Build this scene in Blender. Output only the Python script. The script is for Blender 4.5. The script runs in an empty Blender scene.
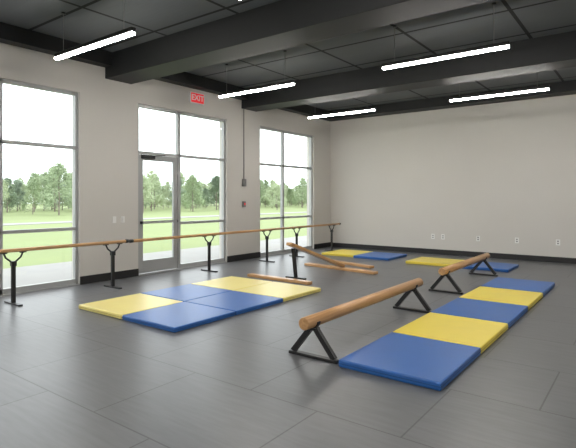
import bpy, bmesh, math, random
from mathutils import Vector, Matrix
random.seed(7)
sc = bpy.context.scene
try:
    sc.view_settings.view_transform = 'Standard'
    sc.view_settings.look = 'None'
except Exception: pass

# ---------------- materials ----------------
def nmat(name):
    m = bpy.data.materials.new(name); m.use_nodes = True
    nt = m.node_tree
    return m, nt, nt.nodes['Principled BSDF']
def simple(name, col, rough=0.5, metal=0.0, noise=0.06, nscale=6.0, bump=0.0, bscale=80, spec=0.5):
    m, nt, p = nmat(name)
    tc = nt.nodes.new('ShaderNodeTexCoord')
    nz = nt.nodes.new('ShaderNodeTexNoise'); nz.inputs['Scale'].default_value = nscale; nz.inputs['Detail'].default_value = 4
    nt.links.new(tc.outputs['Object'], nz.inputs['Vector'])
    mx = nt.nodes.new('ShaderNodeMix'); mx.data_type = 'RGBA'
    mx.inputs['A'].default_value = (*[c*(1-noise) for c in col], 1)
    mx.inputs['B'].default_value = (*[min(1, c*(1+noise)) for c in col], 1)
    nt.links.new(nz.outputs['Fac'], mx.inputs['Factor'])
    nt.links.new(mx.outputs['Result'], p.inputs['Base Color'])
    p.inputs['Roughness'].default_value = rough
    p.inputs['Metallic'].default_value = metal
    p.inputs['Specular IOR Level'].default_value = spec
    if bump > 0:
        n2 = nt.nodes.new('ShaderNodeTexNoise'); n2.inputs['Scale'].default_value = bscale
        nt.links.new(tc.outputs['Object'], n2.inputs['Vector'])
        b = nt.nodes.new('ShaderNodeBump'); b.inputs['Strength'].default_value = bump; b.inputs['Distance'].default_value = 0.01
        nt.links.new(n2.outputs['Fac'], b.inputs['Height']); nt.links.new(b.outputs['Normal'], p.inputs['Normal'])
    return m
M = {}
M['wall'] = simple('wall_paint', (0.61, 0.59, 0.555), 0.85, noise=0.03, nscale=1.2, bump=0.03)
M['base'] = simple('baseboard_rubber', (0.012, 0.012, 0.013), 0.5)
M['beam'] = simple('ceiling_beam_paint', (0.012, 0.013, 0.014), 0.6, noise=0.1)
M['alu'] = simple('window_aluminium', (0.40, 0.41, 0.41), 0.4, metal=0.2, noise=0.03)
M['black'] = simple('black_steel', (0.012, 0.012, 0.013), 0.4, noise=0.1)
M['blue'] = simple('blue_vinyl', (0.024, 0.125, 0.42), 0.36, noise=0.05, bump=0.08, bscale=150)
M['yellow'] = simple('yellow_vinyl', (0.86, 0.69, 0.09), 0.36, noise=0.04, bump=0.08, bscale=150)
M['yellowp'] = simple('pale_yellow_vinyl', (0.86, 0.74, 0.25), 0.36, noise=0.04, bump=0.08, bscale=150)  # paler yellow, used on the left mat block
M['seamb'] = simple('blue_vinyl_seam', (0.012, 0.06, 0.2), 0.5)
M['seamy'] = simple('yellow_vinyl_seam', (0.5, 0.38, 0.05), 0.5)
M['white'] = simple('white_plastic', (0.8, 0.8, 0.78), 0.45, noise=0.02)
M['grey'] = simple('grey_plastic', (0.2, 0.2, 0.2), 0.5)
M['bark'] = simple('bark', (0.2, 0.17, 0.14), 0.9, noise=0.3)
M['leaf'] = simple('foliage_hazed', (0.33, 0.41, 0.25), 0.9, noise=0.25, nscale=1.0)  # all three leaf colours lightened, distance haze painted into them
M['leaf2'] = simple('foliage_hazed_light', (0.44, 0.51, 0.33), 0.9, noise=0.2, nscale=1.0)
M['leaf3'] = simple('foliage_hazed_dark', (0.25, 0.32, 0.23), 0.9, noise=0.25, nscale=1.0)
M['grass'] = simple('grass', (0.235, 0.29, 0.125), 0.95, noise=0.14, nscale=0.25)
M['concrete'] = simple('concrete', (0.32, 0.32, 0.31), 0.9, noise=0.08, nscale=2)
M['signred'] = simple('sign_red', (0.75, 0.03, 0.04), 0.4, noise=0.02)
M['signred'].node_tree.nodes['Principled BSDF'].inputs['Emission Color'].default_value = (1, 0.04, 0.05, 1)
M['signred'].node_tree.nodes['Principled BSDF'].inputs['Emission Strength'].default_value = 0.35

def wood(name, c1, c2):
    m, nt, p = nmat(name)
    tc = nt.nodes.new('ShaderNodeTexCoord'); mp = nt.nodes.new('ShaderNodeMapping')
    mp.inputs['Scale'].default_value = (30, 1.2, 30)
    nz = nt.nodes.new('ShaderNodeTexNoise'); nz.inputs['Scale'].default_value = 1.5; nz.inputs['Detail'].default_value = 6
    r = nt.nodes.new('ShaderNodeValToRGB')
    r.color_ramp.elements[0].position = 0.3; r.color_ramp.elements[0].color = (*c1, 1)
    r.color_ramp.elements[1].position = 0.7; r.color_ramp.elements[1].color = (*c2, 1)
    nt.links.new(tc.outputs['Object'], mp.inputs['Vector']); nt.links.new(mp.outputs['Vector'], nz.inputs['Vector'])
    nt.links.new(nz.outputs['Fac'], r.inputs['Fac']); nt.links.new(r.outputs['Color'], p.inputs['Base Color'])
    p.inputs['Roughness'].default_value = 0.3
    return m
M['wood'] = wood('maple_wood', (0.47, 0.25, 0.10), (0.66, 0.39, 0.18))

def tiles(name, c1, c2, mortar, w, h, msize, rough, off=0.5, grain=0.0):
    m, nt, p = nmat(name)
    tc = nt.nodes.new('ShaderNodeTexCoord')
    br = nt.nodes.new('ShaderNodeTexBrick')
    br.offset = off; br.squash = 1.0
    br.inputs['Scale'].default_value = 1.0
    br.inputs['Brick Width'].default_value = w; br.inputs['Row Height'].default_value = h
    br.inputs['Mortar Size'].default_value = msize; br.inputs['Mortar Smooth'].default_value = 0.1
    br.inputs['Color1'].default_value = (*c1, 1); br.inputs['Color2'].default_value = (*c2, 1)
    br.inputs['Mortar'].default_value = (*mortar, 1)
    nt.links.new(tc.outputs['Object'], br.inputs['Vector'])
    col = br.outputs['Color']
    nz = nt.nodes.new('ShaderNodeTexNoise'); nz.inputs['Scale'].default_value = 3.0; nz.inputs['Detail'].default_value = 8
    mp = nt.nodes.new('ShaderNodeMapping'); mp.inputs['Scale'].default_value = (1.0, 9.0, 1.0)
    nt.links.new(tc.outputs['Object'], mp.inputs['Vector']); nt.links.new(mp.outputs['Vector'], nz.inputs['Vector'])
    mr = nt.nodes.new('ShaderNodeMapRange'); mr.inputs['To Min'].default_value = 1-grain; mr.inputs['To Max'].default_value = 1+grain
    nt.links.new(nz.outputs['Fac'], mr.inputs['Value'])
    mx = nt.nodes.new('ShaderNodeVectorMath'); mx.operation = 'SCALE'
    nt.links.new(col, mx.inputs[0]); nt.links.new(mr.outputs['Result'], mx.inputs['Scale'])
    nt.links.new(mx.outputs['Vector'], p.inputs['Base Color'])
    p.inputs['Roughness'].default_value = rough
    b = nt.nodes.new('ShaderNodeBump'); b.inputs['Strength'].default_value = 0.2; b.inputs['Distance'].default_value = 0.003
    inv = nt.nodes.new('ShaderNodeMath'); inv.operation = 'SUBTRACT'; inv.inputs[0].default_value = 1
    nt.links.new(br.outputs['Fac'], inv.inputs[1]); nt.links.new(inv.outputs[0], b.inputs['Height'])
    nt.links.new(b.outputs['Normal'], p.inputs['Normal'])
    return m
M['floor'] = tiles('rubber_floor_tiles', (0.124, 0.128, 0.135), (0.136, 0.140, 0.147), (0.062, 0.064, 0.068), 1.25, 0.95, 0.006, 0.34, 0.5, 0.25)
M['ceil'] = tiles('ceiling_panels', (0.10, 0.108, 0.112), (0.115, 0.123, 0.127), (0.008, 0.008, 0.009), 1.55, 1.2, 0.028, 0.8, 0.0, 0.08)

def glass():
    m = bpy.data.materials.new('window_glass'); m.use_nodes = True
    nt = m.node_tree; nt.nodes.clear()
    o = nt.nodes.new('ShaderNodeOutputMaterial'); t = nt.nodes.new('ShaderNodeBsdfTransparent'); g = nt.nodes.new('ShaderNodeBsdfGlossy')
    t.inputs['Color'].default_value = (0.98, 0.99, 0.985, 1); g.inputs['Roughness'].default_value = 0.02
    f = nt.nodes.new('ShaderNodeLayerWeight'); f.inputs['Blend'].default_value = 0.5
    pw = nt.nodes.new('ShaderNodeMath'); pw.operation = 'POWER'; pw.inputs[1].default_value = 5
    ma = nt.nodes.new('ShaderNodeMath'); ma.operation = 'MULTIPLY_ADD'; ma.inputs[1].default_value = 0.8; ma.inputs[2].default_value = 0.03
    mx = nt.nodes.new('ShaderNodeMixShader')
    nt.links.new(f.outputs['Facing'], pw.inputs[0]); nt.links.new(pw.outputs[0], ma.inputs[0])
    nt.links.new(ma.outputs[0], mx.inputs[0]); nt.links.new(t.outputs[0], mx.inputs[1]); nt.links.new(g.outputs[0], mx.inputs[2])
    nt.links.new(mx.outputs[0], o.inputs['Surface'])
    return m
M['glass'] = glass()
def emit(name, col, s):
    m = bpy.data.materials.new(name); m.use_nodes = True
    p = m.node_tree.nodes['Principled BSDF']
    p.inputs['Base Color'].default_value = (0.8, 0.8, 0.8, 1)
    p.inputs['Emission Color'].default_value = (*col, 1); p.inputs['Emission Strength'].default_value = s
    return m
M['led'] = emit('led_diffuser', (1, 0.96, 0.905), 82)

# ---------------- builder ----------------
class B:
    def __init__(s): s.bm = bmesh.new(); s.mats = []
    def mi(s, k):
        if k not in s.mats: s.mats.append(k)
        return s.mats.index(k)
    def _fin(s, verts, k, smooth=False):
        i = s.mi(k)
        fs = set(f for v in verts for f in v.link_faces)
        for f in fs: f.material_index = i; f.smooth = smooth
        return fs
    def box(s, x0, x1, y0, y1, z0, z1, k, bev=0.0):
        r = bmesh.ops.create_cube(s.bm, size=1.0)
        vs = r['verts']
        for v in vs:
            v.co = Vector(((x0+x1)/2+v.co.x*(x1-x0), (y0+y1)/2+v.co.y*(y1-y0), (z0+z1)/2+v.co.z*(z1-z0)))
        s._fin(vs, k)
        if bev > 0:
            es = list(set(e for v in vs for e in v.link_edges))
            i = s.mi(k)
            q = bmesh.ops.bevel(s.bm, geom=es, offset=bev, segments=3, affect='EDGES', profile=0.5)
            for f in q['faces']: f.material_index = i; f.smooth = True
    def pane(s, x, y0, y1, z0, z1, k):
        f = s.bm.faces.new([s.bm.verts.new(c) for c in ((x, y0, z0), (x, y1, z0), (x, y1, z1), (x, y0, z1))])
        f.material_index = s.mi(k)
    def bar(s, p, q, w, h, k, up=(0, 0, 1), bev=0.0):
        p, q = Vector(p), Vector(q); d = q-p; L = d.length; d.normalize()
        up = Vector(up)
        if abs(d.dot(up)) > 0.98: up = Vector((0, 1, 0))
        a = d.cross(up).normalized(); b = a.cross(d).normalized()
        r = bmesh.ops.create_cube(s.bm, size=1.0); vs = r['verts']; c = (p+q)/2
        for v in vs:
            v.co = c + d*(v.co.y*L) + a*(v.co.x*w) + b*(v.co.z*h)
        s._fin(vs, k)
        if bev > 0:
            i = s.mi(k)
            es = list(set(e for v in vs for e in v.link_edges))
            qq = bmesh.ops.bevel(s.bm, geom=es, offset=bev, segments=2, affect='EDGES')
            for f in qq['faces']: f.material_index = i
    def tube(s, pts, r, k, n=14):
        pts = [Vector(p) for p in pts]; rings = []
        rad = r if isinstance(r, (list, tuple)) else [r]*len(pts)
        i = s.mi(k)
        for j, p in enumerate(pts):
            d = (pts[min(j+1, len(pts)-1)]-pts[max(j-1, 0)]).normalized()
            up = Vector((0, 0, 1)) if abs(d.z) < 0.95 else Vector((1, 0, 0))
            a = d.cross(up).normalized(); b = a.cross(d).normalized()
            rings.append([s.bm.verts.new(p+(a*math.cos(2*math.pi*t/n)+b*math.sin(2*math.pi*t/n))*rad[j]) for t in range(n)])
        for j in range(len(rings)-1):
            for t in range(n):
                f = s.bm.faces.new((rings[j][t], rings[j][(t+1) % n], rings[j+1][(t+1) % n], rings[j+1][t])); f.smooth = True; f.material_index = i
        for rg in (rings[0], rings[-1]):
            f = s.bm.faces.new(rg); f.material_index = i
    def obj(s, name, parent=None, loc=None):
        bmesh.ops.recalc_face_normals(s.bm, faces=s.bm.faces)
        me = bpy.data.meshes.new(name); 
        if loc is not None:
            for v in s.bm.verts: v.co -= Vector(loc)
        s.bm.to_mesh(me); s.bm.free()
        for k in s.mats: me.materials.append(M[k])
        o = bpy.data.objects.new(name, me); sc.collection.objects.link(o)
        if loc is not None: o.location = loc
        if parent: o.parent = parent
        return o

WX = -7.9; BY = 12.75; CZ = 4.1; RX = 4.5; RY = -4.0; WT = 3.33
# ---------------- shell ----------------
b = B(); b.box(WX-0.25, RX+0.25, RY-0.25, BY+0.25, -0.2, 0.0, 'floor'); b.obj('floor')
b = B(); b.box(WX-0.25, RX+0.25, RY-0.25, BY+0.25, CZ, CZ+0.2, 'ceil'); b.obj('ceiling')
opens = [(-2.4, 0.1), (2.03, 4.55), (5.74, 8.19), (9.38, 11.83)]
b = B(); y = RY-0.25
for a, c in opens:
    b.box(WX-0.25, WX, y, a, 0, CZ, 'wall')
    b.box(WX-0.25, WX, a, c, WT, CZ, 'wall')
    y = c
b.box(WX-0.25, WX, y, BY+0.25, 0, CZ, 'wall')
b.obj('wall_left')
b = B(); b.box(WX, RX+0.25, BY, BY+0.25, 0, CZ, 'wall'); b.obj('wall_back')
b = B(); b.box(RX, RX+0.25, RY-0.25, BY, 0, CZ, 'wall'); b.obj('wall_right')
b = B(); b.box(WX, RX, RY-0.25, RY, 0, CZ, 'wall'); b.obj('wall_front')
b = B(); y = RY
for a, c in opens:
    b.box(WX, WX+0.015, y, a, 0, 0.14, 'base'); y = c
b.box(WX, WX+0.015, y, BY, 0, 0.14, 'base'); b.obj('baseboard_left')
b = B(); b.box(WX+0.015, RX, BY-0.015, BY, 0, 0.13, 'base'); b.obj('baseboard_back')
b = B(); b.box(RX-0.015, RX, RY, BY-0.015, 0, 0.13, 'base'); b.obj('baseboard_right')
# ceiling beams
def cbeam(y0, y1, z0):
    b = B(); b.box(WX, RX, y0, y1, z0, CZ, 'beam', 0.008); return b.obj('ceiling_beam')
cbeam(1.3, 1.85, 3.66); cbeam(5.03, 5.58, 3.66); cbeam(8.68, 9.22, 3.66); cbeam(12.3, 12.75, 3.86)
b = B()
for a, c in ((RY, 1.3), (1.85, 5.03), (5.58, 8.68), (9.22, 12.3)):
    b.box(WX, WX+0.22, a, c, 3.86, CZ, 'beam')
b.obj('trim_1')
# ---------------- windows ----------------
FX0, FX1 = WX-0.13, WX-0.05
def window(name, y0, y1, vm, z0=0.0, z1=WT, hs=(0.97, 2.37), door=None):
    b = B(); w = 0.055
    def V(y, a=z0, c=z1, ww=w): b.box(FX0, FX1, y-ww/2, y+ww/2, a, c, 'alu', 0.004)
    def H(z, a=y0, c=y1, ww=w): b.box(FX0, FX1, a+w/2, c-w/2, z-ww/2, z+ww/2, 'alu', 0.004)
    V(y0+w/2); V(y1-w/2); H(z1-w/2); 
    for m_ in vm: V(m_, ww=0.07)
    if door is None:
        H(z0+0.05, ww=0.1)
        for h in hs: H(h)
    else:
        d0, d1 = door
        H(z0+0.05, d1, y1, 0.1); H(2.39); H(hs[0], d1, y1)
    xg = (FX0+FX1)/2
    if door is None:
        b.pane(xg, y0+0.03, y1-0.03, z0+0.03, z1-0.03, 'glass')
    else:
        b.pane(xg, door[1]+0.02, y1-0.03, z0+0.03, z1-0.03, 'glass')
        b.pane(xg, y0+0.03, door[1]+0.02, 2.39, z1-0.03, 'glass')
    b.box(FX1, WX, y0, y1, z0-0.001, z0+0.02, 'alu')
    return b.obj(name)
window('window_1', 2.03, 4.55, [3.29])
window('window_2', 5.74, 8.19, [6.80], door=(5.74, 6.80))
window('window_3', 9.38, 11.83, [10.42])
window('window_4', -2.4, 0.1, [-1.15])
# door leaf
b = B(); d0, d1 = 5.80, 6.76; dz = 2.355; x0, x1 = WX-0.115, WX-0.065
b.box(x0, x1, d0, d0+0.10, 0.025, dz, 'alu', 0.004); b.box(x0, x1, d1-0.10, d1, 0.025, dz, 'alu', 0.004)
b.box(x0, x1, d0+0.1, d1-0.1, dz-0.11, dz, 'alu', 0.004); b.box(x0, x1, d0+0.1, d1-0.1, 0.025, 0.27, 'alu', 0.004)
b.pane((x0+x1)/2, d0+0.09, d1-0.09, 0.26, dz-0.1, 'glass')
b.bar((x1+0.05, d0+0.05, 1.02), (x1+0.05, d1-0.05, 1.02), 0.03, 0.05, 'alu', bev=0.006)
b.bar((x1, d0+0.05, 1.02), (x1+0.06, d0+0.05, 1.02), 0.04, 0.05, 'black'); b.bar((x1, d1-0.05, 1.02), (x1+0.06, d1-0.05, 1.02), 0.04, 0.05, 'black')
b.box(x1, x1+0.06, d0+0.05, d0+0.35, dz-0.08, dz-0.01, 'black', 0.005)
b.bar((x1+0.05, d0+0.3, dz-0.02), (x1+0.05, d0+0.6, dz+0.01), 0.02, 0.015, 'black')
b.obj('door_1')

# ---------------- exit sign ----------------
root = bpy.data.objects.new('exit_sign', None); sc.collection.objects.link(root); root.location = (WX, 7.22, 3.66)
b = B(); b.box(0.0, 0.05, -0.20, 0.20, -0.12, 0.12, 'white', 0.006); b.box(0.048, 0.056, -0.18, 0.18, -0.1, 0.1, 'signred')
b.obj('housing', root)
cu = bpy.data.curves.new('lettering', 'FONT'); cu.body = 'EXIT'; cu.size = 0.17; cu.align_x = 'CENTER'; cu.align_y = 'CENTER'; cu.extrude = 0.002; cu.offset = 0.003
t = bpy.data.objects.new('lettering', cu); sc.collection.objects.link(t); t.parent = root
t.location = (0.059, 0, 0); t.rotation_euler = (math.pi/2, 0, math.pi/2); cu.materials.append(M['white'])

# ---------------- wall fittings ----------------
def plate(name, loc, wall, kind='outlet', w=0.075, h=0.12):
    b = B()
    if wall == 'left':
        b.box(0, 0.008, -w/2, w/2, -h/2, h/2, 'white', 0.003)
        if kind == 'switch': b.box(0.008, 0.016, -0.015, 0.015, -0.03, 0.03, 'white', 0.002)
    else:
        b.box(-w/2, w/2, -0.008, 0, -h/2, h/2, 'white', 0.003)
        for dz_ in (-0.026, 0.026): b.box(-0.016, 0.016, -0.011, -0.008, dz_-0.014, dz_+0.014, 'grey', 0.001)
    o = b.obj(name); o.location = loc
plate('light_switch', (WX, 5.22, 1.1), 'left', 'switch'); plate('light_switch', (WX, 5.40, 1.1), 'left', 'switch')
for x in (-4.67, -4.40, -3.5, -2.59, -1.71): plate('wall_outlet', (x, BY, 0.47), 'back', w=0.09, h=0.14)
b = B()
b.tube([(WX+0.02, 8.75, 3.86), (WX+0.02, 8.75, 1.95)], 0.011, 'grey', 8)
b.box(WX, WX+0.06, 8.70, 8.80, 1.78, 1.96, 'grey', 0.006)
b.obj('conduit')
b = B(); b.box(WX, WX+0.05, 8.71, 8.79, 1.28, 1.42, 'grey', 0.005); b.box(WX+0.05, WX+0.056, 8.73, 8.77, 1.33, 1.38, 'signred'); b.obj('fire_alarm_pull')

# ---------------- pendant lights ----------------
def pendant(xc, yc, z=3.5, L=1.82):
    root = bpy.data.objects.new('linear_pendant_light', None); sc.collection.objects.link(root); root.location = (xc, yc, z)
    b = B(); b.box(-L/2, L/2, -0.032, 0.032, 0.0, 0.055, 'black', 0.003); b.obj('housing', root)
    b = B(); b.box(-L/2+0.01, L/2-0.01, -0.029, 0.029, -0.028, 0.002, 'led', 0.004); b.obj('diffuser', root)
    b = B()
    for s_ in (-1, 1):
        b.tube([(s_*(L/2-0.2), 0, 0.05), (s_*(L/2-0.2), 0, CZ-z)], 0.004, 'grey', 6)
        b.tube([(s_*(L/2-0.2), 0, CZ-z-0.02), (s_*(L/2-0.2), 0, CZ-z)], 0.03, 'black', 12)
    b.obj('suspension_cables', root)
for yy in (3.55, 6.82, 9.92, 0.2, -2.4):  # grid runs past the view; unseen pendants added to light the room
    for xx in (-5.88, -2.38, 1.2):
        pendant(xx, yy)

# ---------------- mats ----------------
def mat(x0, x1, y0, y1, k, rot=0.0, th=0.06):
    b = B(); w = (x1-x0)/2-0.005; l = (y1-y0)/2-0.005
    b.box(-w, w, -l, l, 0.0, th, k, 0.014)
    sk = 'seamb' if k == 'blue' else 'seamy'
    z0, z1 = th*0.46, th*0.54
    b.box(-w-0.001, w+0.001, -l-0.001, -l+0.004, z0, z1, sk); b.box(-w-0.001, w+0.001, l-0.004, l+0.001, z0, z1, sk)
    b.box(-w-0.001, -w+0.004, -l, l, z0, z1, sk); b.box(w-0.004, w+0.001, -l, l, z0, z1, sk)
    o = b.obj('gym_mat'); o.location = ((x0+x1)/2, (y0+y1)/2, 0.0); o.rotation_euler = (0, 0, rot)
y = 3.70
for i, k in enumerate(('blue', 'yellow', 'blue', 'yellow', 'blue')):
    mat(-2.22, -1.29, y, y+1.12, k, th=0.07); y += 1.12
cols = [('yellowp', 'blue'), ('blue', 'blue'), ('yellowp', 'yellowp')]
for r in range(3):
    for c in range(2):
        mat(-6.2+c*0.99, -5.21+c*0.99, 3.54+r*1.0, 3.54+(r+1)*1.0, cols[r][c])
mat(-6.95, -5.97, 10.75, 11.85, 'yellow'); mat(-5.97, -5.0, 10.7, 11.8, 'blue')
mat(-4.5, -3.4, 10.5, 11.5, 'yellow'); mat(-3.38, -2.28, 10.45, 11.45, 'blue')

# ---------------- balance beams ----------------
def balance_beam(xc, y0, y1, s0, s1, zc=0.35, r=0.058):
    root = bpy.data.objects.new('balance_beam', None); sc.collection.objects.link(root); root.location = (xc, 0, 0)
    b = B()
    b.tube([(0, y0, zc), (0, y0+0.004, zc), (0, y1-0.004, zc), (0, y1, zc)], [r*0.9, r, r, r*0.9], 'wood', 28)
    b.obj('rail', root)
    for i, s in enumerate((s0, s1)):
        b = B()
        top = zc-r-0.006
        b.bar((-0.23, s, 0.03), (-0.022, s, top), 0.05, 0.032, 'black', up=(0, 1, 0), bev=0.004)
        b.bar((0.23, s, 0.03), (0.022, s, top), 0.05, 0.032, 'black', up=(0, 1, 0), bev=0.004)
        b.box(-0.27, 0.27, s-0.03, s+0.03, 0.0, 0.028, 'black', 0.004)
        b.box(-0.05, 0.05, s-0.04, s+0.04, top-0.02, top+0.004, 'black', 0.004)
        pts = [(math.cos(a)*(r+0.004), s, zc+math.sin(a)*(r+0.004)) for a in [math.radians(t) for t in range(180, 361, 15)]]
        for j in range(len(pts)-1): b.bar(pts[j], pts[j+1], 0.05, 0.008, 'black', up=(0, 0, 1) if abs(pts[j+1][2]-pts[j][2]) < 0.012 else (1, 0, 0))
        b.obj('support_%d' % (i+1), root)
balance_beam(-2.53, 3.62, 6.38, 3.78, 6.15)
balance_beam(-2.60, 7.48, 10.1, 7.66, 9.82)

# loose planks and stand
def plank(p, q, name='balance_plank', w=0.13, h=0.05):
    p, q = Vector(p), Vector(q); d = q-p; L = d.length; c = (p+q)/2
    b = B(); b.box(-w/2, w/2, -L/2, L/2, -h/2, h/2, 'wood', 0.006)
    o = b.obj(name); o.location = c; o.rotation_euler = d.to_track_quat('Y', 'Z').to_euler()
plank((-6.16, 7.0, 0.026), (-4.72, 6.95, 0.026))
plank((-6.15, 8.92, 0.026), (-4.32, 8.66, 0.026), w=0.16)
plank((-5.30, 7.12, 0.66), (-5.16, 8.79, 0.083), w=0.14, h=0.055)
plank((-6.1, 9.75, 0.026), (-4.75, 9.35, 0.026))
b = B()
b.box(-5.50, -5.06, 7.27, 7.33, 0, 0.028, 'black', 0.004)
b.bar((-5.28, 7.30, 0.02), (-5.295, 7.24, 0.565), 0.055, 0.04, 'black', up=(0, 1, 0), bev=0.004)
b.obj('plank_stand')

# ---------------- ballet barres ----------------
def barre(x, y0, y1, posts, z=0.76):
    root = bpy.data.objects.new('ballet_barre', None); sc.collection.objects.link(root); root.location = (x, 0, 0)
    b = B(); b.tube([(0, y0, z), (0, y1, z)], 0.027, 'wood', 20)
    b.obj('rail', root)
    b = B()
    for e, d in ((y0, 1), (y1, -1)): b.tube([(0, e-d*0.012, z), (0, e+d*0.05, z)], 0.031, 'black', 20)
    b.obj('end_caps', root)
    for i, yp in enumerate(posts):
        b = B()
        b.box(-0.22, 0.22, yp-0.03, yp+0.03, 0, 0.022, 'black', 0.004)
        b.bar((0, yp, 0.015), (0, yp, z-0.16), 0.035, 0.045, 'black', bev=0.004)
        for s_ in (-1, 1):
            pts = [(0, yp, z-0.19), (0, yp+s_*0.04, z-0.15), (0, yp+s_*0.10, z-0.10), (0, yp+s_*0.13, z-0.03)]
            b.tube(pts, 0.013, 'black', 10)
            b.bar((0, yp+s_*0.09, z-0.033), (0, yp+s_*0.17, z-0.033), 0.045, 0.014, 'black')
        b.box(-0.03, 0.03, yp-0.035, yp+0.035, z-0.22, z-0.15, 'black', 0.004)
        b.obj('leg_%d' % (i+1), root)
barre(-7.2, 0.7, 5.02, (1.4, 3.15, 4.73))
barre(-7.24, 5.10, 12.2, (6.98, 8.85, 10.05, 11.75), 0.75)

# ---------------- outside ----------------
b = B(); b.box(-140, WX-0.25, -60, 200, -0.3, -0.08, 'grass'); b.obj('lawn')
b = B(); b.box(-11.2, WX-0.25, -10, 30, -0.08, -0.03, 'concrete'); b.box(-31.5, -29.5, -40, 120, -0.08, -0.05, 'concrete'); b.obj('sidewalk')
def tree_mesh(seed, H, leafk, conical=False):
    rd = random.Random(seed); b = B()
    b.tube([(0, 0, 0.01), (0.03, 0, H*0.3), (0.0, 0.05, H*0.6), (0, 0, H*0.9)], [0.06, 0.045, 0.03, 0.012], 'bark', 8)
    cl = []
    for i in range(22):
        a = rd.uniform(0, 6.28); f = rd.uniform(0.14, 0.88); hz = H*f
        rr = H*(0.24*(1-f)+0.02) if conical else H*0.2*(1.1-f)*1.2
        e = (math.cos(a)*rr, math.sin(a)*rr, hz+0.2)
        b.tube([(0, 0, max(0.3, hz-0.4)), e], [0.02, 0.008], 'bark', 5)
        cl.append((Vector(e), H*rd.uniform(0.10, 0.16)*(1.25-0.7*f)))
    cl.append((Vector((0, 0, H*0.93)), H*0.06)); cl.append((Vector((0, 0, H*0.8)), H*0.09)); cl.append((Vector((0, 0, H*0.6)), H*0.14))
    i = b.mi(leafk)
    for c, r in cl:
        for j in range(200):
            d = Vector((rd.gauss(0, 1), rd.gauss(0, 1), rd.gauss(0, 1)*1.2)).normalized()*r*abs(rd.gauss(0, 0.62))
            p = c+d; s_ = rd.uniform(0.04, 0.09)
            if p.z < 0.2: continue
            u = Vector((rd.gauss(0, 1), rd.gauss(0, 1), rd.gauss(0, 1))).normalized(); w = u.orthogonal().normalized()
            f = b.bm.faces.new([b.bm.verts.new(p+u*s_), b.bm.verts.new(p+w*s_*0.6), b.bm.verts.new(p-u*s_), b.bm.verts.new(p-w*s_*0.6)])
            f.material_index = i
    me = bpy.data.meshes.new('tree_mesh'); b.bm.to_mesh(me); b.bm.free()
    for k in b.mats: me.materials.append(M[k])
    return me
tms = [tree_mesh(1, 4.4, 'leaf'), tree_mesh(2, 4.8, 'leaf2', True), tree_mesh(3, 3.8, 'leaf3', True), tree_mesh(4, 4.5, 'leaf2'), tree_mesh(5, 5.0, 'leaf', True), tree_mesh(6, 3.6, 'leaf2'), tree_mesh(8, 4.2, 'leaf')]
root = bpy.data.objects.new('tree_line', None); sc.collection.objects.link(root)
n = 0
for row, (x, sp) in enumerate(((-41, 8), (-47, 3.0), (-54, 1.8), (-61, 1.3), (-70, 1.1))):
    y = -10
    while y < 130:
        o = bpy.data.objects.new('tree_%d' % n, random.choice(tms)); sc.collection.objects.link(o); o.parent = root
        s_ = random.uniform(0.65, 1.22)
        o.location = (x+random.uniform(-2, 2), y, -0.08); o.scale = (s_*1.15, s_*1.15, s_); o.rotation_euler = (0, 0, random.uniform(0, 6.28))
        y += sp*random.uniform(0.6, 1.5); n += 1

# ---------------- world ----------------
w = bpy.data.worlds.new('overcast_sky'); sc.world = w; w.use_nodes = True
nt = w.node_tree; bg = nt.nodes['Background']
tc = nt.nodes.new('ShaderNodeTexCoord'); sep = nt.nodes.new('ShaderNodeSeparateXYZ')
rp = nt.nodes.new('ShaderNodeValToRGB')
rp.color_ramp.elements[0].position = 0.0; rp.color_ramp.elements[0].color = (0.86, 0.93, 0.95, 1)
rp.color_ramp.elements[1].position = 0.5; rp.color_ramp.elements[1].color = (0.95, 0.98, 1.0, 1)
nt.links.new(tc.outputs['Generated'], sep.inputs[0]); nt.links.new(sep.outputs['Z'], rp.inputs['Fac']); nt.links.new(rp.outputs['Color'], bg.inputs['Color'])
bg.inputs['Strength'].default_value = 3.1
for a, c in opens:
    l = bpy.data.lights.new('window_portal', 'AREA'); l.shape = 'RECTANGLE'; l.size = c-a; l.size_y = WT
    l.cycles.is_portal = True
    o = bpy.data.objects.new('window_portal', l); sc.collection.objects.link(o)
    o.location = (WX-0.26, (a+c)/2, WT/2); o.rotation_euler = (math.pi/2, 0, -math.pi/2)

# ---------------- camera ----------------
cam = bpy.data.cameras.new('camera'); co = bpy.data.objects.new('camera', cam); sc.collection.objects.link(co)
co.location = (0, 0, 1.5); co.rotation_euler = (math.pi/2, 0, math.radians(36.8))
cam.sensor_width = 36; cam.sensor_fit = 'HORIZONTAL'; cam.lens = 484/576*36; cam.shift_y = -26/576
cam.clip_end = 500
sc.camera = co
